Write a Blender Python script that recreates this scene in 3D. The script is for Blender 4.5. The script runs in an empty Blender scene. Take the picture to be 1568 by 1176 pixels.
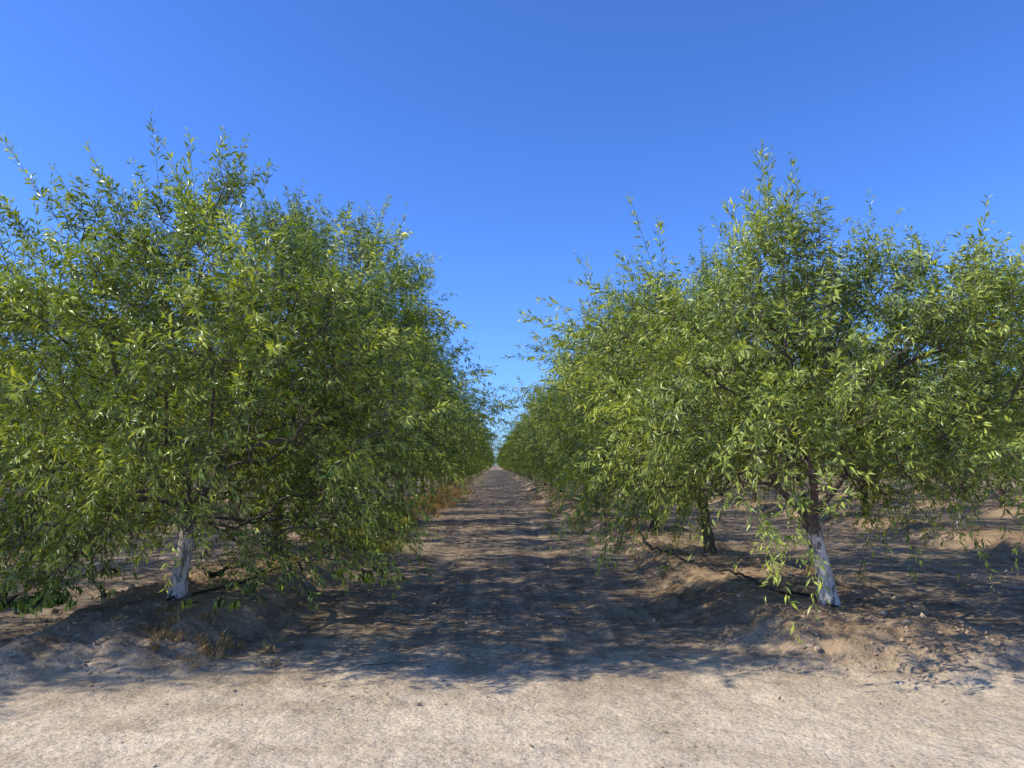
import bpy, math, random
import numpy as np
from mathutils import Vector

scene = bpy.context.scene
SUN_EL = 36.0
SUN_AZ = -97.0      # degrees clockwise from +Y (row direction)
EYE = 1.65
rowL, rowR, PITCH = -3.35, 3.45, 6.8

# ------------------------------------------------------------------ noise
_rs = np.random.RandomState(11)
LAT = _rs.rand(256, 256)
LAT3 = _rs.rand(32, 32, 32)
def vnoise(x, y):
    x = np.asarray(x, float); y = np.asarray(y, float)
    xi = np.floor(x).astype(int); yi = np.floor(y).astype(int)
    fx = x-xi; fy = y-yi
    fx = fx*fx*(3-2*fx); fy = fy*fy*(3-2*fy)
    a = LAT[xi & 255, yi & 255]; b = LAT[(xi+1) & 255, yi & 255]
    c = LAT[xi & 255, (yi+1) & 255]; d = LAT[(xi+1) & 255, (yi+1) & 255]
    return (a*(1-fx)+b*fx)*(1-fy)+(c*(1-fx)+d*fx)*fy
def vnoise3(p):
    i = np.floor(p).astype(int); f = p-i; f = f*f*(3-2*f)
    r = 0
    for dx in (0, 1):
        for dy in (0, 1):
            for dz in (0, 1):
                w = (f[:, 0] if dx else 1-f[:, 0])*(f[:, 1] if dy else 1-f[:, 1])*(f[:, 2] if dz else 1-f[:, 2])
                r = r + w*LAT3[(i[:, 0]+dx) & 31, (i[:, 1]+dy) & 31, (i[:, 2]+dz) & 31]
    return r
def sstep(a, b, x):
    t = np.clip((x-a)/(b-a), 0, 1)
    return t*t*(3-2*t)

# ------------------------------------------------------------------ materials
def mat_new(name):
    m = bpy.data.materials.new(name); m.use_nodes = True
    nt = m.node_tree; nt.nodes.clear()
    out = nt.nodes.new('ShaderNodeOutputMaterial')
    return m, nt, out
def N(nt, t, **kw):
    n = nt.nodes.new(t)
    for k, v in kw.items():
        if k in n.inputs: n.inputs[k].default_value = v
        else: setattr(n, k, v)
    return n
def ramp(nt, fac, stops):
    r = nt.nodes.new('ShaderNodeValToRGB')
    while len(r.color_ramp.elements) < len(stops): r.color_ramp.elements.new(0.5)
    for e, (p, c) in zip(r.color_ramp.elements, stops):
        e.position = p; e.color = (c[0], c[1], c[2], 1) if not isinstance(c, (int, float)) else (c, c, c, 1)
    nt.links.new(fac, r.inputs['Fac'])
    return r
def mixc(nt, fac, a, b, mode='MIX'):
    m = nt.nodes.new('ShaderNodeMix'); m.data_type = 'RGBA'; m.blend_type = mode
    for sock, v in ((m.inputs['Factor'], fac), (m.inputs[6], a), (m.inputs[7], b)):
        if isinstance(v, (int, float)): sock.default_value = v
        elif isinstance(v, tuple): sock.default_value = (*v, 1)
        else: nt.links.new(v, sock)
    return m.outputs[2]

def leaf_material():
    m, nt, out = mat_new('almond_leaf')
    at = N(nt, 'ShaderNodeAttribute', attribute_name='lv')
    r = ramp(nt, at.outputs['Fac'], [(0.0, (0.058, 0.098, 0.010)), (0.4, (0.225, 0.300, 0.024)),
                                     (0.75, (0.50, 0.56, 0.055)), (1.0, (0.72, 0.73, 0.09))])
    geo = N(nt, 'ShaderNodeNewGeometry')
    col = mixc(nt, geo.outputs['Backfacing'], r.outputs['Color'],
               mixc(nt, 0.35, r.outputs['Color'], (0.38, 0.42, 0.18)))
    p = N(nt, 'ShaderNodeBsdfPrincipled', Roughness=0.36)
    p.inputs['Specular IOR Level'].default_value = 0.42
    nt.links.new(col, p.inputs['Base Color'])
    tr = N(nt, 'ShaderNodeBsdfTranslucent')
    tc = mixc(nt, 1.0, col, (1.3, 1.35, 0.40), 'MULTIPLY')
    nt.links.new(tc, tr.inputs['Color'])
    mx = N(nt, 'ShaderNodeMixShader'); mx.inputs[0].default_value = 0.22
    nt.links.new(p.outputs[0], mx.inputs[1]); nt.links.new(tr.outputs[0], mx.inputs[2])
    nt.links.new(mx.outputs[0], out.inputs[0])
    return m
def bark_material(name, white):
    m, nt, out = mat_new(name)
    tc = N(nt, 'ShaderNodeTexCoord')
    mp = N(nt, 'ShaderNodeMapping'); mp.inputs['Scale'].default_value = (14, 14, 5)
    nt.links.new(tc.outputs['Object'], mp.inputs[0])
    n1 = N(nt, 'ShaderNodeTexNoise', Scale=2.5, Detail=6.0, Roughness=0.65)
    nt.links.new(mp.outputs[0], n1.inputs['Vector'])
    col = ramp(nt, n1.outputs['Fac'], [(0.3, (0.05, 0.036, 0.027)), (0.55, (0.12, 0.088, 0.066)), (0.75, (0.22, 0.17, 0.135))]).outputs['Color']
    if white:
        sep = N(nt, 'ShaderNodeSeparateXYZ'); nt.links.new(tc.outputs['Object'], sep.inputs[0])
        add = N(nt, 'ShaderNodeMath', operation='MULTIPLY_ADD'); nt.links.new(n1.outputs['Fac'], add.inputs[0])
        add.inputs[1].default_value = -0.55; add.inputs[2].default_value = 0
        z = N(nt, 'ShaderNodeMath', operation='SUBTRACT'); nt.links.new(sep.outputs['Z'], z.inputs[0]); nt.links.new(add.outputs[0], z.inputs[1])
        up = ramp(nt, z.outputs[0], [(0.98, 1.0), (1.0, 0.0)])
        n2 = N(nt, 'ShaderNodeTexNoise', Scale=1.4, Detail=7.0, Roughness=0.7)
        nt.links.new(mp.outputs[0], n2.inputs['Vector'])
        flake = ramp(nt, n2.outputs['Fac'], [(0.42, 0.10), (0.54, 1.0)])
        f = N(nt, 'ShaderNodeMath', operation='MULTIPLY'); nt.links.new(up.outputs[0], f.inputs[0]); nt.links.new(flake.outputs[0], f.inputs[1])
        col = mixc(nt, f.outputs[0], col, (0.80, 0.67, 0.56))
    p = N(nt, 'ShaderNodeBsdfPrincipled', Roughness=0.9)
    nt.links.new(col, p.inputs['Base Color'])
    b = N(nt, 'ShaderNodeBump', Strength=0.7, Distance=0.012)
    nt.links.new(n1.outputs['Fac'], b.inputs['Height']); nt.links.new(b.outputs[0], p.inputs['Normal'])
    nt.links.new(p.outputs[0], out.inputs[0])
    return m
def simple_mat(name, c1, c2, scale=8.0, rough=0.9, transl=0.0):
    m, nt, out = mat_new(name)
    tc = N(nt, 'ShaderNodeTexCoord')
    n1 = N(nt, 'ShaderNodeTexNoise', Scale=scale, Detail=4.0)
    nt.links.new(tc.outputs['Object'], n1.inputs['Vector'])
    r = ramp(nt, n1.outputs['Fac'], [(0.35, c1), (0.65, c2)])
    p = N(nt, 'ShaderNodeBsdfPrincipled', Roughness=rough)
    nt.links.new(r.outputs[0], p.inputs['Base Color'])
    if transl:
        tr = N(nt, 'ShaderNodeBsdfTranslucent'); nt.links.new(r.outputs[0], tr.inputs[0])
        mx = N(nt, 'ShaderNodeMixShader'); mx.inputs[0].default_value = transl
        nt.links.new(p.outputs[0], mx.inputs[1]); nt.links.new(tr.outputs[0], mx.inputs[2]); nt.links.new(mx.outputs[0], out.inputs[0])
    else:
        nt.links.new(p.outputs[0], out.inputs[0])
    return m

def soil_material():
    m, nt, out = mat_new('orchard_soil')
    geo = N(nt, 'ShaderNodeNewGeometry')
    pos = geo.outputs['Position']
    def noise(scale, det=5.0, rough=0.6, stretch=None):
        n = N(nt, 'ShaderNodeTexNoise', Scale=scale, Detail=det, Roughness=rough)
        if stretch:
            mp = N(nt, 'ShaderNodeMapping'); mp.inputs['Scale'].default_value = stretch
            nt.links.new(pos, mp.inputs[0]); nt.links.new(mp.outputs[0], n.inputs['Vector'])
        else: nt.links.new(pos, n.inputs['Vector'])
        return n.outputs['Fac']
    big = noise(0.45, 4); mid = noise(3.0, 6, 0.65); fine = noise(38.0, 6, 0.7); trk = noise(1.0, 5, 0.6, (5.0, 0.25, 1)); rtrk = noise(1.0, 5, 0.6, (0.35, 5.0, 1))
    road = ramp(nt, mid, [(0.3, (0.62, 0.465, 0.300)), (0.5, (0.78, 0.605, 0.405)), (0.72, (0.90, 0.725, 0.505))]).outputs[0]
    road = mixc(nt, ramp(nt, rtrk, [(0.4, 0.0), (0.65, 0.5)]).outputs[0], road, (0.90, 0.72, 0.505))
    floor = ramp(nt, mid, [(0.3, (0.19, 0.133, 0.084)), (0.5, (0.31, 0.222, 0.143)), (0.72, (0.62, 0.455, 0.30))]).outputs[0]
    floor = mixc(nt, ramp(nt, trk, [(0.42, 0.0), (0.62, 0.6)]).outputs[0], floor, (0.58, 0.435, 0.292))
    sep = N(nt, 'ShaderNodeSeparateXYZ'); nt.links.new(pos, sep.inputs[0])
    ya = N(nt, 'ShaderNodeMath', operation='MULTIPLY_ADD'); nt.links.new(big, ya.inputs[0]); ya.inputs[1].default_value = 3.0
    nt.links.new(sep.outputs['Y'], ya.inputs[2])
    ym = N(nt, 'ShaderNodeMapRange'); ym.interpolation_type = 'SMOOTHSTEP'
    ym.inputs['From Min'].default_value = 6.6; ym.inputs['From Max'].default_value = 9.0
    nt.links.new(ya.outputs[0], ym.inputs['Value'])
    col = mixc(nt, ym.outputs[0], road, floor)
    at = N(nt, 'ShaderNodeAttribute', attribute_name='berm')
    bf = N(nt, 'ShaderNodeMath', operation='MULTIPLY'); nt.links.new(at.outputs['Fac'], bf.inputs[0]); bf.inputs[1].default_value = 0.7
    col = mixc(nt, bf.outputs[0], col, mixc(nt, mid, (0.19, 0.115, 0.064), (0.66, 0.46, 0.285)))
    g = ramp(nt, fine, [(0.36, 0.60), (0.5, 1.0), (0.68, 1.12)]).outputs[0]
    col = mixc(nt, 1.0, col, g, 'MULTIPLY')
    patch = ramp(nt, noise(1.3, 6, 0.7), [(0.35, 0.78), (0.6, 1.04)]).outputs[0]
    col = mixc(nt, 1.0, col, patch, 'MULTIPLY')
    vo = N(nt, 'ShaderNodeTexVoronoi', Scale=22.0); nt.links.new(pos, vo.inputs['Vector'])
    sp = ramp(nt, vo.outputs['Distance'], [(0.07, 0.5), (0.13, 1.0)]).outputs[0]
    col = mixc(nt, 0.6, col, mixc(nt, 1.0, col, sp, 'MULTIPLY'))
    p = N(nt, 'ShaderNodeBsdfPrincipled', Roughness=0.95); p.inputs['Specular IOR Level'].default_value = 0.08
    nt.links.new(col, p.inputs['Base Color'])
    b1 = N(nt, 'ShaderNodeBump', Strength=0.85, Distance=0.012); nt.links.new(fine, b1.inputs['Height'])
    b2 = N(nt, 'ShaderNodeBump', Strength=0.7, Distance=0.05); nt.links.new(noise(9.0, 6, 0.65), b2.inputs['Height']); nt.links.new(b1.outputs[0], b2.inputs['Normal'])
    nt.links.new(b2.outputs[0], p.inputs['Normal'])
    nt.links.new(p.outputs[0], out.inputs[0])
    return m

M_leaf = leaf_material()
M_bark = bark_material('bark', False)
M_white = bark_material('bark_whitewashed', True)
M_soil = soil_material()

# ------------------------------------------------------------------ ground
def berm_profile(x, y):
    xx = np.asarray(x, float)
    mid = (rowL+rowR)/2
    k = np.round((xx-mid-3.4)/PITCH)
    xc = mid+3.4+k*PITCH
    d = np.abs(xx-xc)
    w = 1.36+0.34*(vnoise(xx*0+xc*3.1+5, np.asarray(y)*0.7)-0.5)*2 + 0.20*(vnoise(xx*2+9, np.asarray(y)*2.2)-0.5)*2
    prof = 1-sstep(0.40, 1.0, d/w)
    end = sstep(5.9, 7.4, y + 0.7*(vnoise(xx*0.9+40, np.asarray(y)*0.9)-0.5))
    return prof*end
def ground_h(x, y):
    x = np.asarray(x, float); y = np.asarray(y, float)
    b = berm_profile(x, y)
    h = 0.25*b
    near = np.exp(-np.maximum(y-25, 0)/30)
    h = h+0.06*(vnoise(x*0.35+3, y*0.3+7)-0.5)*near
    rough = 0.35+1.9*np.clip(b*(1-b)*4, 0, 1)+0.8*b
    rough = rough*sstep(4.5, 7.0, y)+0.26
    h = h+(0.030*(vnoise(x*1.7, y*1.7+33)-0.5)+0.036*(vnoise(x*4.3+7, y*4.3)-0.5)+0.024*(vnoise(x*10.1+7, y*10.1)-0.5)+0.015*(vnoise(x*22+7, y*22)-0.5))*rough*near
    inr = sstep(6, 9, y)*near
    for xt in (-0.85, 0.95):
        h = h-0.035*np.exp(-((x-xt)/0.22)**2)*inr
    return h
def axis_x():
    a = [0.0]; s = 0.045
    while a[-1] < 1500:
        if a[-1] > 7: s *= 1.035
        a.append(a[-1]+s)
    a = np.array(a); return np.concatenate([-a[:0:-1], a])
def axis_y():
    a = [2.0]; s = 0.035
    while a[-1] < 3000:
        if a[-1] > 8: s = max(s, 0.035)*1.0085
        a.append(a[-1]+s)
    b = [2.0]; s = 0.1
    while b[-1] > -300:
        b.append(b[-1]-s); s *= 1.15
    return np.concatenate([np.array(b)[:0:-1], np.array(a)])
def mesh_from(name, V, loops, ltot, matidx=None, smooth=False):
    me = bpy.data.meshes.new(name)
    me.vertices.add(len(V)); me.vertices.foreach_set('co', np.asarray(V, np.float32).ravel())
    loops = np.asarray(loops, np.int32).ravel(); ltot = np.asarray(ltot, np.int32)
    me.loops.add(len(loops)); me.loops.foreach_set('vertex_index', loops)
    me.polygons.add(len(ltot))
    st = np.concatenate([[0], np.cumsum(ltot)[:-1]]).astype(np.int32)
    me.polygons.foreach_set('loop_start', st); me.polygons.foreach_set('loop_total', ltot)
    if matidx is not None: me.polygons.foreach_set('material_index', np.asarray(matidx, np.int32))
    if isinstance(smooth, bool): smooth = np.full(len(ltot), smooth)
    me.polygons.foreach_set('use_smooth', smooth)
    me.update(calc_edges=True)
    return me
def add_obj(name, me, parent=None):
    o = bpy.data.objects.new(name, me); scene.collection.objects.link(o)
    if parent: o.parent = parent
    return o
X = axis_x(); Y = axis_y()
gx, gy = np.meshgrid(X, Y)
gz = ground_h(gx, gy)
V = np.stack([gx.ravel(), gy.ravel(), gz.ravel()], 1)
nx, ny = len(X), len(Y)
idx = np.arange(nx*ny).reshape(ny, nx)
Q = np.stack([idx[:-1, :-1], idx[:-1, 1:], idx[1:, 1:], idx[1:, :-1]], -1).reshape(-1, 4)
me = mesh_from('ground', V, Q, np.full(len(Q), 4), smooth=True)
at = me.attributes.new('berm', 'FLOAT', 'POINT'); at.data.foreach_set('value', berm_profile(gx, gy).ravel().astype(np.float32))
me.materials.append(M_soil)
add_obj('ground', me)

# ------------------------------------------------------------------ trees
def norm(a): return a/np.maximum(np.linalg.norm(a, axis=-1, keepdims=True), 1e-9)
def tube_paths(paths, Vs, Fs, base):
    for P, R, ns in paths:
        P = np.asarray(P); n = len(P)
        if n < 2: continue
        T = np.zeros_like(P); T[1:-1] = P[2:]-P[:-2]; T[0] = P[1]-P[0]; T[-1] = P[-1]-P[-2]
        T = norm(T)
        ref = np.array([0.0, 1.0, 0.0]) if abs(T[:, 1]).max() < 0.9 else np.array([1.0, 0.13, 0.0])
        A = norm(np.cross(T, ref)); B = np.cross(T, A)
        ang = np.arange(ns)*2*math.pi/ns
        ring = P[:, None]+np.asarray(R)[:, None, None]*(A[:, None]*np.cos(ang)[None, :, None]+B[:, None]*np.sin(ang)[None, :, None])
        Vs.append(ring.reshape(-1, 3))
        i = np.arange(n-1)[:, None]*ns; j = np.arange(ns)[None]; k = (j+1) % ns
        F = np.stack([i+j, i+k, i+ns+k, i+ns+j], -1).reshape(-1, 4)+base
        Fs.append(F); base += n*ns
    return base

PROF_T = np.array([0.0, 0.08, 0.22, 0.45, 0.68, 0.85, 1.0])
def make_tree(name, seed, H=5.0, rad=2.35, z0=0.55, prof=(0.62, 0.86, 1.0, 1.0, 0.86, 0.60, 0.18), n_attr=1250,
              twigs=2.2, leafn=18, lscale=1.0, whips=26, whiplen=1.0, offx=0.0, offy=0.0, white=False, lean=(0.0, 0.0), trunkz=0.8, gap=0.42, top_amp=1.0, clear=None, lw=0.122, skirt=0.55):
    rs = np.random.RandomState(seed)
    ph = rs.rand(6)*6.28
    pts = []
    while len(pts) < n_attr:
        t = rs.rand(4000)**0.95; th = rs.rand(4000)*2*math.pi; rr = rs.rand(4000)**0.5
        R = rad*np.interp(t, PROF_T, prof)*(1+0.12*np.sin(2*th+ph[0]+3*t)+0.11*np.sin(3*th+ph[1]-4*t)+0.09*np.sin(5*th+ph[2]+7*t))
        zt = z0+0.16*np.sin(3*th+ph[3])+0.14*np.sin(5*th+ph[4])
        top = H*(1+top_amp*(0.06*np.sin(2*th+ph[5])+0.06*np.sin(4*th+ph[1])+0.04*np.sin(7*th+ph[2])))
        tc_ = np.clip(t*1.3, 0, 1)
        x = np.cos(th)*rr*R+offx*tc_+lean[0]; y = np.sin(th)*rr*R+lean[1]+offy*tc_; z = zt+(top-zt)*t
        z = z+np.clip(0.9-rr, 0, 1)*skirt*np.clip(1-t*3, 0, 1)
        P = np.stack([x, y, z], 1)
        nz = vnoise3(P*1.25+seed*3.7)*0.55+vnoise3(P*2.6+seed)*0.45
        keep = nz > gap+0.08*(rr > 0.8)+0.05*t
        keep &= ~((rr < 0.35) & (z < 1.5))
        if clear is not None:
            keep &= ~((np.abs(x-clear[0]) < clear[1]) & (z < clear[2]))
        pts.extend(P[keep].tolist())
    pts = np.array(pts[:n_attr])
    pos = []; par = []; plen = []
    def addn(p, pa):
        pos.append(np.array(p, float)); par.append(pa)
        plen.append(0 if pa < 0 else plen[pa]+np.linalg.norm(pos[-1]-pos[pa])); return len(pos)-1
    tx, ty = lean[0], lean[1]
    last = addn((0, 0, -0.15), -1)
    for f in (0.18, 0.4, 0.6, 0.8, 1.0):
        last = addn((tx*f+rs.randn()*0.012, ty*f+rs.randn()*0.012, trunkz*f), last)
    top = last
    na = 4
    a0 = rs.rand()*6.28
    for k in range(na):
        a = a0+k*2*math.pi/na+rs.randn()*0.2
        cur = top; p = pos[top].copy()
        el = 0.75+rs.rand()*0.3
        for s in range(9):
            el2 = el+0.05*s
            p = p+0.20*np.array([math.cos(a)*math.cos(el2), math.sin(a)*math.cos(el2), math.sin(el2)])+rs.randn(3)*0.02
            a += rs.randn()*0.08
            cur = addn(p, cur)
    order = np.argsort(np.linalg.norm(pts-pos[top], axis=1))
    cap = 22000
    PA = np.zeros((cap, 3)); PL = np.zeros(cap); n = len(pos)
    PA[:n] = pos; PL[:n] = plen
    PL[:top] = 50
    ends = []
    par = par+[0]*(cap-n)
    for oi in order:
        p = pts[oi]
        d = np.linalg.norm(PA[:n]-p, axis=1)
        pen = np.where(PA[:n, 2] > p[2]+0.35, 0.25, 0)
        j = int(np.argmin(d+0.33*PL[:n]+pen))
        q = PA[j].copy(); L = d[j]; m = max(1, int(L/0.16))
        mid_off = np.array([0, 0, 0.10*L])+rs.randn(3)*0.04*L
        prev = j
        for s in range(1, m+1):
            f = s/m
            PA[n] = q+(p-q)*f+mid_off*4*f*(1-f); PL[n] = PL[prev]+np.linalg.norm(PA[n]-PA[prev]); par[n] = prev
            prev = n; n += 1
            if n >= cap-60: break
        ends.append(prev)
        if n >= cap-60: break
    PA = PA[:n]; par = np.array(par[:n])
    ch = [[] for _ in range(n)]
    for i in range(1, n): ch[par[i]].append(i)
    r = np.zeros(n); e = 2.35
    for i in range(n-1, -1, -1):
        if not ch[i]: r[i] = 0.0034
        else: r[i] = (sum(r[c]**e for c in ch[i]))**(1/e)
    ratio = 0.068/max(r[top], 1e-6)
    r = np.where(r > 0.005, 0.005+(r-0.005)*ratio, r)
    r[:top+1] = np.interp(PA[:top+1, 2], [-0.2, 0.1, 0.35, trunkz*0.85, trunkz], [0.135, 0.098, 0.080, 0.078, 0.090])
    paths = []; stack = [(0, -1)]
    while stack:
        s, pa = stack.pop()
        P = []; R = []
        if pa >= 0: P.append(PA[pa]); R.append(min(r[pa]*0.8, r[s]*1.15))
        c = s
        while True:
            P.append(PA[c]); R.append(r[c])
            if not ch[c]: break
            o = sorted(ch[c], key=lambda k: -r[k])
            for k in o[1:]: stack.append((k, c))
            c = o[0]
        paths.append((P, R, 12 if R[min(1, len(R)-1)] > 0.05 else (6 if R[0] > 0.015 else 3)))
    Vs = []; Fs = []
    base = tube_paths(paths, Vs, Fs, 0)
    nfirst = len(Fs[0])
    E = PA[np.array(ends)]
    reps = np.maximum(rs.poisson(twigs, len(E)), 1)
    S0 = np.repeat(E, reps, axis=0); ns_ = len(S0)
    cen = np.array([lean[0]+offx, lean[1]+offy, 0])
    radial = S0-cen; radial[:, 2] = 0; rad_n = np.linalg.norm(radial, axis=1); radial = norm(radial)
    tt = np.clip((S0[:, 2]-z0)/(H-z0), 0, 1)
    D = radial*(0.75*np.clip(rad_n/rad, 0.1, 1.2))[:, None]+np.array([0, 0, 1.0])*(-0.20+1.35*tt)[:, None]+rs.randn(ns_, 3)*0.48
    D = norm(D)
    Ls = 0.24+0.40*rs.rand(ns_)
    droop = (1-tt)*0.6+0.08
    if clear is not None:   # no long hanging shoots in front of the trunk
        nearx = (np.abs(S0[:, 0]-clear[0]) < clear[1]+0.25) & (S0[:, 2] < clear[2]+0.6)
        droop = np.where(nearx, 0.0, droop); D[nearx, 2] = np.abs(D[nearx, 2])+0.15; D = norm(D)
        Ls = np.where(nearx, Ls*0.75, Ls)
    hi = np.argsort(-(E[:, 2]+0.35*rs.randn(len(E))))[:max(whips*3, 1)]
    hi = rs.choice(hi, whips, replace=False) if whips else np.array([], int)
    W0 = E[hi]; wr = W0-cen; wr[:, 2] = 0
    WD = norm(norm(wr)*0.38+np.array([0, 0, 1.0])+rs.randn(len(hi), 3)*0.16)
    WL = whiplen*(0.35+0.65*rs.rand(len(hi))**1.3)
    rad_all = np.linalg.norm((E-cen)[:, :2], axis=1)
    si = np.where((rad_all > rad*0.8) & (E[:, 2] > 1.6))[0]
    ks = min(len(si), int(whips*0.9)); si = rs.choice(si, ks, replace=False)
    X0 = E[si]; xr = X0-cen; xr[:, 2] = 0
    XD = norm(norm(xr)*0.9+np.array([0, 0, 0.6])+rs.randn(len(si), 3)*0.25)
    XL = whiplen*(0.35+0.5*rs.rand(len(si)))
    S0 = np.concatenate([S0, W0, X0]); D = np.concatenate([D, WD, XD]); Ls = np.concatenate([Ls, WL, XL])
    droop = np.concatenate([droop, np.full(len(hi), 0.06), np.full(len(si), 0.2)])
    cnt = np.maximum((Ls/0.42*leafn*(0.75+0.5*rs.rand(len(Ls)))), 5).astype(int)
    cnt[ns_:] = (cnt[ns_:]*1.15).astype(int)
    f = np.array([0, 0.33, 0.66, 1.0])
    def tp(S, Dd, L, dr, s):
        return S+Dd*(L*s)[..., None]-np.array([0, 0, 1.0])*(L*dr*s*s)[..., None]
    TP = np.stack([tp(S0, D, Ls, droop, np.full(len(Ls), ff)) for ff in f], 1)
    A = norm(np.cross(D, np.array([0.3, 0.2, 1.0]))); B = np.cross(D, A)
    rr = np.array([0.0030, 0.0024, 0.0018, 0.001])*(1.0 if lscale < 1.3 else 1.3)
    ang = np.arange(3)*2*math.pi/3
    ring = TP[:, :, None]+rr[None, :, None, None]*(A[:, None, None]*np.cos(ang)[None, None, :, None]+B[:, None, None]*np.sin(ang)[None, None, :, None])
    Vs.append(ring.reshape(-1, 3))
    ii = (np.arange(len(Ls))*12)[:, None, None]; lv = (np.arange(3)*3)[None, :, None]; j = np.arange(3)[None, None]; k = (j+1) % 3
    F = np.stack([ii+lv+j, ii+lv+k, ii+lv+3+k, ii+lv+3+j], -1).reshape(-1, 4)+base
    Fs.append(F); base += ring.size//3
    woodV = np.concatenate(Vs); woodF = np.concatenate(Fs)
    # leaves
    sid = np.repeat(np.arange(len(Ls)), cnt); nl = len(sid)
    s = rs.rand(nl)**0.8
    p = tp(S0[sid], D[sid], Ls[sid], droop[sid], s)
    tang = norm(D[sid]-np.array([0, 0, 2.0])*(droop[sid]*s)[:, None])
    phi = rs.rand(nl)*6.28
    perp = A[sid]*np.cos(phi)[:, None]+B[sid]*np.sin(phi)[:, None]
    isw = (sid >= ns_)
    a = norm(tang*(0.45+0.35*s+0.35*isw)[:, None]+perp*0.85-np.array([0, 0, 0.32])*(1-0.7*isw)[:, None]+rs.randn(nl, 3)*0.22)
    up = norm(np.array([-0.45, -0.15, 0.65])+rs.randn(nl, 3)*0.60)
    w = norm(np.cross(a, up)); nn = np.cross(w, a)
    l = (0.058+0.046*rs.rand(nl))*lscale*(1-0.35*(s > 0.9)); hw = l*(lw+0.035*(rs.rand(nl)-0.5))
    p = p+a*(0.012)
    b0 = p; md = p+a*(l*0.48)[:, None]-nn*(l*0.02)[:, None]
    Lq = p+a*(l*0.45)[:, None]+w*hw[:, None]+nn*(hw*0.35)[:, None]
    Rq = p+a*(l*0.45)[:, None]-w*hw[:, None]+nn*(hw*0.35)[:, None]
    tip = p+a*l[:, None]-nn*(l*(0.04+0.22*rs.rand(nl)))[:, None]
    LV = np.stack([b0, Lq, md, Rq, tip], 1).reshape(-1, 3)
    i0 = np.arange(nl)*5
    T = np.stack([np.stack([i0, i0+2, i0+1], 1), np.stack([i0, i0+3, i0+2], 1), np.stack([i0+1, i0+2, i0+4], 1), np.stack([i0+2, i0+3, i0+4], 1)], 1).reshape(-1, 3)
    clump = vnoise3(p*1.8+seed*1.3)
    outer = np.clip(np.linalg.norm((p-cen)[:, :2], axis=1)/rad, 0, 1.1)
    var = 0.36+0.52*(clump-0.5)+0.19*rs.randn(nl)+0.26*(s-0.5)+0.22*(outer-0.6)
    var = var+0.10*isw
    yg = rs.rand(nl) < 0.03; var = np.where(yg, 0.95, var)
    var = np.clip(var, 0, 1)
    V = np.concatenate([woodV, LV]); nV = len(woodV)
    loops = np.concatenate([woodF.ravel(), (T+nV).ravel()])
    ltot = np.concatenate([np.full(len(woodF), 4), np.full(len(T), 3)])
    mi = np.concatenate([np.zeros(len(woodF)), np.ones(len(T))])
    if white: mi[:nfirst] = 2
    low = V[:, 2] < 0.10; low[:200] = False
    V[low, 2] = 0.10+0.1*rs.rand(low.sum())
    me = mesh_from(name, V, loops, ltot, mi, smooth=(mi != 1))
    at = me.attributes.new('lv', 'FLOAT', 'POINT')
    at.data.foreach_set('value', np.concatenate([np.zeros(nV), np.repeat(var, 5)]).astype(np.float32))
    me.materials.append(M_bark); me.materials.append(M_leaf); me.materials.append(M_white)
    print(name, 'leaves', nl, 'wood', len(woodF))
    return me

H1 = make_tree('tree_L1', 5, H=3.8, rad=2.45, z0=0.42, n_attr=1900, whips=60, whiplen=1.1, white=True, offx=0.2, offy=-0.2, lean=(0.08, 0.05), lscale=0.98, leafn=20, prof=(0.60, 0.80, 0.97, 1.0, 0.95, 0.80, 0.48), gap=0.41, top_amp=0.9, skirt=0.25)
H2 = make_tree('tree_R1', 8, H=3.3, rad=2.55, z0=1.0, n_attr=1700, whips=62, whiplen=1.3, white=True, lean=(-0.17, 0.08), offx=0.5, offy=-0.05, lscale=0.98, leafn=20, prof=(0.75, 0.95, 1.0, 0.98, 0.9, 0.78, 0.5), clear=(-0.12, 0.55, 1.3), trunkz=0.85, top_amp=0.7, gap=0.41)
H3 = make_tree('tree_R2', 15, H=4.0, rad=2.4, z0=1.1, n_attr=1300, whips=50, whiplen=1.2, lean=(-0.12, 0), prof=(0.65, 0.9, 1.0, 0.98, 0.88, 0.72, 0.42), clear=(-0.1, 0.4, 1.3))
H4 = make_tree('tree_L2', 21, H=4.75, rad=2.6, z0=0.8, n_attr=1400, whips=50, whiplen=1.1, offx=0.35, prof=(0.6, 0.85, 1.0, 1.0, 0.92, 0.75, 0.4))
GEN = [make_tree('tree_A', 31, H=4.4, rad=2.45, z0=1.05, n_attr=900, whips=34, twigs=2.0, lscale=1.2, leafn=14, gap=0.46),
       make_tree('tree_B', 42, H=4.5, rad=2.4, z0=1.15, n_attr=900, whips=34, twigs=2.0, lscale=1.2, leafn=14, white=True, gap=0.46),
       make_tree('tree_C', 57, H=4.3, rad=2.55, z0=1.05, n_attr=900, whips=34, twigs=2.0, lscale=1.2, leafn=14, gap=0.46)]
FAR = [make_tree('tree_D', 61, H=4.6, rad=2.45, z0=1.25, n_attr=520, whips=16, twigs=1.5, lscale=2.1, leafn=10, lw=0.14),
       make_tree('tree_E', 72, H=4.6, rad=2.45, z0=1.25, n_attr=520, whips=16, twigs=1.5, lscale=2.1, leafn=10, lw=0.14)]

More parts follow.
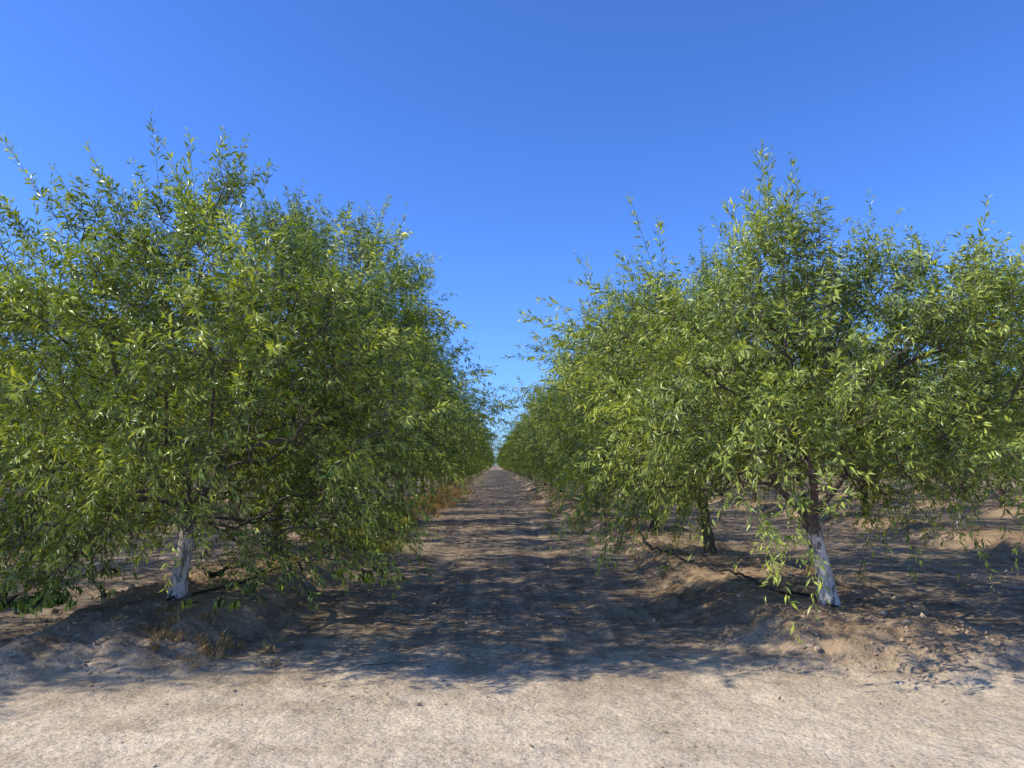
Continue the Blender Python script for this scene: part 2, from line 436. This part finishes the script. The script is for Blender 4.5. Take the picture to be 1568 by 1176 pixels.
rnd = random.Random(5)
distant = bpy.data.objects.new('distant_orchard_trees', None); scene.collection.objects.link(distant)
def place(me, x, y, rot=0.0, s=1.0, parent=None, name='almond_tree'):
    o = add_obj(name, me, parent)
    o.location = (x, y, float(ground_h(x, y))-0.02); o.rotation_euler = (0, 0, rot); o.scale = (s, s, s*(0.97+0.06*rnd.random()))
    return o
SP = 4.4
yL0, yR0 = 8.35, 7.95
place(H1, rowL, yL0); place(H2, rowR, yR0); place(H3, rowR, yR0+SP); place(H4, rowL, yL0+3.7)
for k in range(2, 54):
    for side in (0, 1):
        x = (rowL, rowR)[side]+rnd.uniform(-.1, .1); y = (yL0-0.4, yR0)[side]+SP*k+rnd.uniform(-.15, .15)
        if k < 9: place(GEN[(k*2+side) % 3], x+(0.25 if side == 0 else 0), y, rnd.random()*6.28, rnd.uniform(0.98, 1.1)+(0.09 if side == 0 else 0.0))
        else: place((GEN if k < 13 else FAR)[rnd.randrange(2)], x+(0.3 if side == 0 else 0), y, rnd.random()*6.28, rnd.uniform(0.97, 1.1), distant, 'tree')
for j in range(1, 5):
    for side in (-1, 1):
        x0 = (rowL-PITCH*j) if side < 0 else (rowR+PITCH*j)
        kmax = 18-2*j
        for k in range(0, kmax):
            x = x0+rnd.uniform(-.1, .1); y = 8.1+SP*k+rnd.uniform(-.2, .2)-(1.3 if (side < 0 and k == 0) else 0)
            if y > 60: continue
            if j == 1 and k < 6: place(GEN[rnd.randrange(3)], x, y, rnd.random()*6.28, rnd.uniform(0.97, 1.08)+(0.12 if side < 0 else 0))
            else: place(FAR[rnd.randrange(2)], x, y, rnd.random()*6.28, rnd.uniform(0.95, 1.08), distant, 'tree')

# ------------------------------------------------------------------ drip hoses
M_hose = simple_mat('black_poly_hose', (0.015, 0.015, 0.016), (0.04, 0.038, 0.036), 3, 0.5)
for rx, y0 in ((rowL, yL0), (rowR, yR0)):
    ys = np.arange(y0-0.25, 70, 0.15)
    sg = 1 if rx < 0 else -1
    xs = rx+sg*(0.05+0.58*sstep(y0, y0+1.3, ys)*(0.8+0.3*np.sin(ys*0.6)))+0.03*np.sin(ys*2.1)
    zs = ground_h(xs, ys)+0.028+0.03*np.maximum(0, np.sin(ys*1.4))
    Vs, Fs = [], []
    tube_paths([(np.stack([xs, ys, zs], 1), np.full(len(ys), 0.016), 6)], Vs, Fs, 0)
    me = mesh_from('drip_hose', np.concatenate(Vs), np.concatenate(Fs), np.full(len(Fs[0]), 4), smooth=True)
    me.materials.append(M_hose); add_obj('drip_irrigation_hose', me)

# ------------------------------------------------------------------ soil clods
ico = []
g = (1+5**.5)/2
for a, b in ((-1, g), (1, g), (-1, -g), (1, -g)): ico += [(a, b, 0)]
for a, b in ((-1, g), (1, g), (-1, -g), (1, -g)): ico += [(0, a, b)]
for a, b in ((g, -1), (g, 1), (-g, -1), (-g, 1)): ico += [(a, 0, b)]
ico = norm(np.array(ico, float))
icoF = np.array([(0, 11, 5), (0, 5, 1), (0, 1, 7), (0, 7, 10), (0, 10, 11), (1, 5, 9), (5, 11, 4), (11, 10, 2), (10, 7, 6), (7, 1, 8), (3, 9, 4), (3, 4, 2), (3, 2, 6), (3, 6, 8), (3, 8, 9), (4, 9, 5), (2, 4, 11), (6, 2, 10), (8, 6, 7), (9, 8, 1)])
rs = np.random.RandomState(77)
n = 130000
x = rs.uniform(-9, 9, n); y = 2.2+rs.rand(n)**1.5*20
b = berm_profile(x, y)
dens = 0.06+0.9*np.clip(b*(1-b)*4, 0, 1)*vnoise(x*1.3, y*1.3)+0.35*b+0.3*sstep(0.55, 0.8, vnoise(x*0.8+60, y*0.8))
dens *= np.clip(1.2-y/24, 0.1, 1)*(0.35+0.65*sstep(5, 7, y))
k = rs.rand(n) < dens*0.5
x, y = x[k], y[k]; n = len(x)
size = np.clip(0.008*np.exp(rs.randn(n)*0.65), 0.003, 0.045)*(0.6+0.4*sstep(5, 7, y))
sc = size[:, None]*rs.uniform(0.6, 1.3, (n, 3)); sc[:, 2] *= 0.7
V = (ico[None]*(1+0.25*rs.randn(n, 12, 1)))*sc[:, None]
V += np.stack([x, y, ground_h(x, y)+size*0.25], 1)[:, None]
F = (icoF[None]+(np.arange(n)*12)[:, None, None]).reshape(-1, 3)
me = mesh_from('soil_clods', V.reshape(-1, 3), F, np.full(len(F), 3))
me.materials.append(simple_mat('clod_soil', (0.24, 0.165, 0.105), (0.58, 0.43, 0.28), 1.5))
add_obj('soil_clods', me)

# ------------------------------------------------------------------ fallen leaves
n = 45000
x = rs.uniform(-8, 8, n); y = 4.5+rs.rand(n)**1.5*30
b = berm_profile(x, y)
k = rs.rand(n) < (0.05+0.75*b*vnoise(x*1.1+3, y*1.1)+0.25*sstep(.6, .8, vnoise(x*.9+90, y*.9)))*sstep(4.5, 7.5, y)
x, y = x[k], y[k]; n = len(x)
a = rs.rand(n)*6.28; l = 0.03+0.05*rs.rand(n)
ax = np.stack([np.cos(a), np.sin(a), rs.randn(n)*0.2], 1); w = np.stack([-np.sin(a), np.cos(a), rs.randn(n)*0.4], 1)
p = np.stack([x, y, ground_h(x, y)+0.014], 1)
V = np.stack([p, p+ax*(l*.5)[:, None]+w*(l*.14)[:, None], p+ax*l[:, None]+np.array([0, 0, .008]), p+ax*(l*.5)[:, None]-w*(l*.14)[:, None]], 1).reshape(-1, 3)
F = np.arange(n*4).reshape(-1, 4)
me = mesh_from('fallen_leaves', V, F, np.full(n, 4))
me.materials.append(simple_mat('dead_leaf', (0.16, 0.085, 0.04), (0.42, 0.28, 0.13), 6, 0.8)); add_obj('fallen_leaves', me)
def stick(x0, y0, x1, y1, r):
    ts = np.linspace(0, 1, 9)
    xs = x0+(x1-x0)*ts; ys = y0+(y1-y0)*ts+0.012*np.sin(ts*7)
    zs = ground_h(xs, ys)+r*0.9
    Vs, Fs = [], []; tube_paths([(np.stack([xs, ys, zs], 1), r*(1-0.5*ts), 6)], Vs, Fs, 0)
    me = mesh_from('stick', Vs[0], Fs[0], np.full(len(Fs[0]), 4), smooth=True); me.materials.append(M_bark)
    add_obj('fallen_stick', me)
stick(0.18, 3.78, 0.42, 3.80, 0.006)
stick(-1.1, 6.6, -0.85, 6.75, 0.005)
stick(1.5, 6.9, 1.7, 6.7, 0.005)

# ------------------------------------------------------------------ dry weeds
def weeds(name, spots, mat, seed):
    rs = np.random.RandomState(seed); Vs = []
    for (cx, cy, sx, sy, cnt, h) in spots:
        nc = max(3, cnt//14)
        ccx = cx+rs.randn(nc)*sx; ccy = cy+rs.randn(nc)*sy
        ci = rs.randint(0, nc, cnt)
        bx = ccx[ci]+rs.randn(cnt)*0.035; by = ccy[ci]+rs.randn(cnt)*0.035
        hh = h*(0.35+0.8*rs.rand(cnt)); a = rs.rand(cnt)*6.28; ln = 0.25+0.9*rs.rand(cnt)
        w = 0.0035+0.004*rs.rand(cnt)
        p = np.stack([bx, by, ground_h(bx, by)-0.01], 1)
        d = np.stack([np.cos(a)*ln, np.sin(a)*ln, np.ones(cnt)], 1)
        sd = np.stack([-np.sin(a), np.cos(a), 0*a], 1)
        m = p+d*(hh*0.5)[:, None]; t = p+d*hh[:, None]*np.array([1.15, 1.15, 0.8])
        Vs.append(np.stack([p-sd*w[:, None], p+sd*w[:, None], m+sd*w[:, None]*1.3, m-sd*w[:, None]*1.3, t], 1))
    V = np.concatenate(Vs); n = len(V); i0 = np.arange(n)*5
    loops = np.stack([i0, i0+1, i0+2, i0+3, i0+3, i0+2, i0+4], 1)
    me = mesh_from(name, V.reshape(-1, 3), loops, np.tile([4, 3], n)); me.materials.append(mat); add_obj(name, me)
M_dry = simple_mat('dry_weed', (0.38, 0.20, 0.07), (0.62, 0.42, 0.17), 3, 0.85, 0.25)
M_yel = simple_mat('yellow_weed', (0.36, 0.32, 0.045), (0.64, 0.52, 0.09), 3, 0.8, 0.35)
weeds('dry_weeds', [(-2.55, 6.95, 0.32, 0.2, 450, 0.11), (-3.3, 7.4, 0.4, 0.2, 160, 0.1), (-2.3, 30, 0.4, 3.5, 1500, 0.32), (-2.2, 42, 0.45, 5, 2200, 0.40), (2.3, 34, 0.4, 6, 900, 0.2), (-3.0, 60, 0.6, 9, 1500, 0.4),
                    (2.5, 12, 0.35, 1.5, 160, 0.10), (3.3, 20, 0.5, 5, 500, 0.14), (-2.5, 14, 0.4, 3, 300, 0.12)], M_dry, 4)
weeds('yellow_weeds', [(-2.55, 14.6, 0.3, 0.5, 1200, 0.34), (-2.6, 20, 0.3, 1.4, 900, 0.34), (-2.5, 29, 0.4, 2, 600, 0.35)], M_yel, 9)

# ------------------------------------------------------------------ sky, sun
w = bpy.data.worlds.new('World'); scene.world = w; w.use_nodes = True
nt = w.node_tree; bg = nt.nodes['Background']
sky = nt.nodes.new('ShaderNodeTexSky'); sky.sky_type = 'NISHITA'; sky.sun_disc = False
sky.sun_elevation = math.radians(SUN_EL); sky.sun_rotation = math.radians(SUN_AZ % 360)
sky.air_density = 1.0; sky.dust_density = 0.3; sky.ozone_density = 2.5
tint = mixc(nt, 1.0, sky.outputs[0], (0.68, 1.14, 2.12), 'MULTIPLY')
nt.links.new(tint, bg.inputs[0]); bg.inputs[1].default_value = 0.112
sd = bpy.data.lights.new('sun', 'SUN'); sd.energy = 5.0; sd.angle = math.radians(0.53); sd.color = (1.0, 0.95, 0.81)
so = bpy.data.objects.new('sun', sd); scene.collection.objects.link(so)
az = math.radians(SUN_AZ); el = math.radians(SUN_EL)
dirv = Vector((math.sin(az)*math.cos(el), math.cos(az)*math.cos(el), math.sin(el)))
so.rotation_euler = (-dirv).to_track_quat('-Z', 'Y').to_euler(); so.location = (-20, 10, 20)

# ------------------------------------------------------------------ camera
cd = bpy.data.cameras.new('camera'); cam = bpy.data.objects.new('camera', cd); scene.collection.objects.link(cam)
cd.sensor_width = 36; cd.lens = 36*1176/1568; cd.clip_end = 6000; cd.clip_start = 0.05
cam.location = (0, 0, EYE)
cam.rotation_euler = (math.radians(90+6.0), 0, math.radians(-1.3))
scene.camera = cam
scene.view_settings.view_transform = 'Standard'; scene.view_settings.look = 'None'; scene.view_settings.exposure = 0
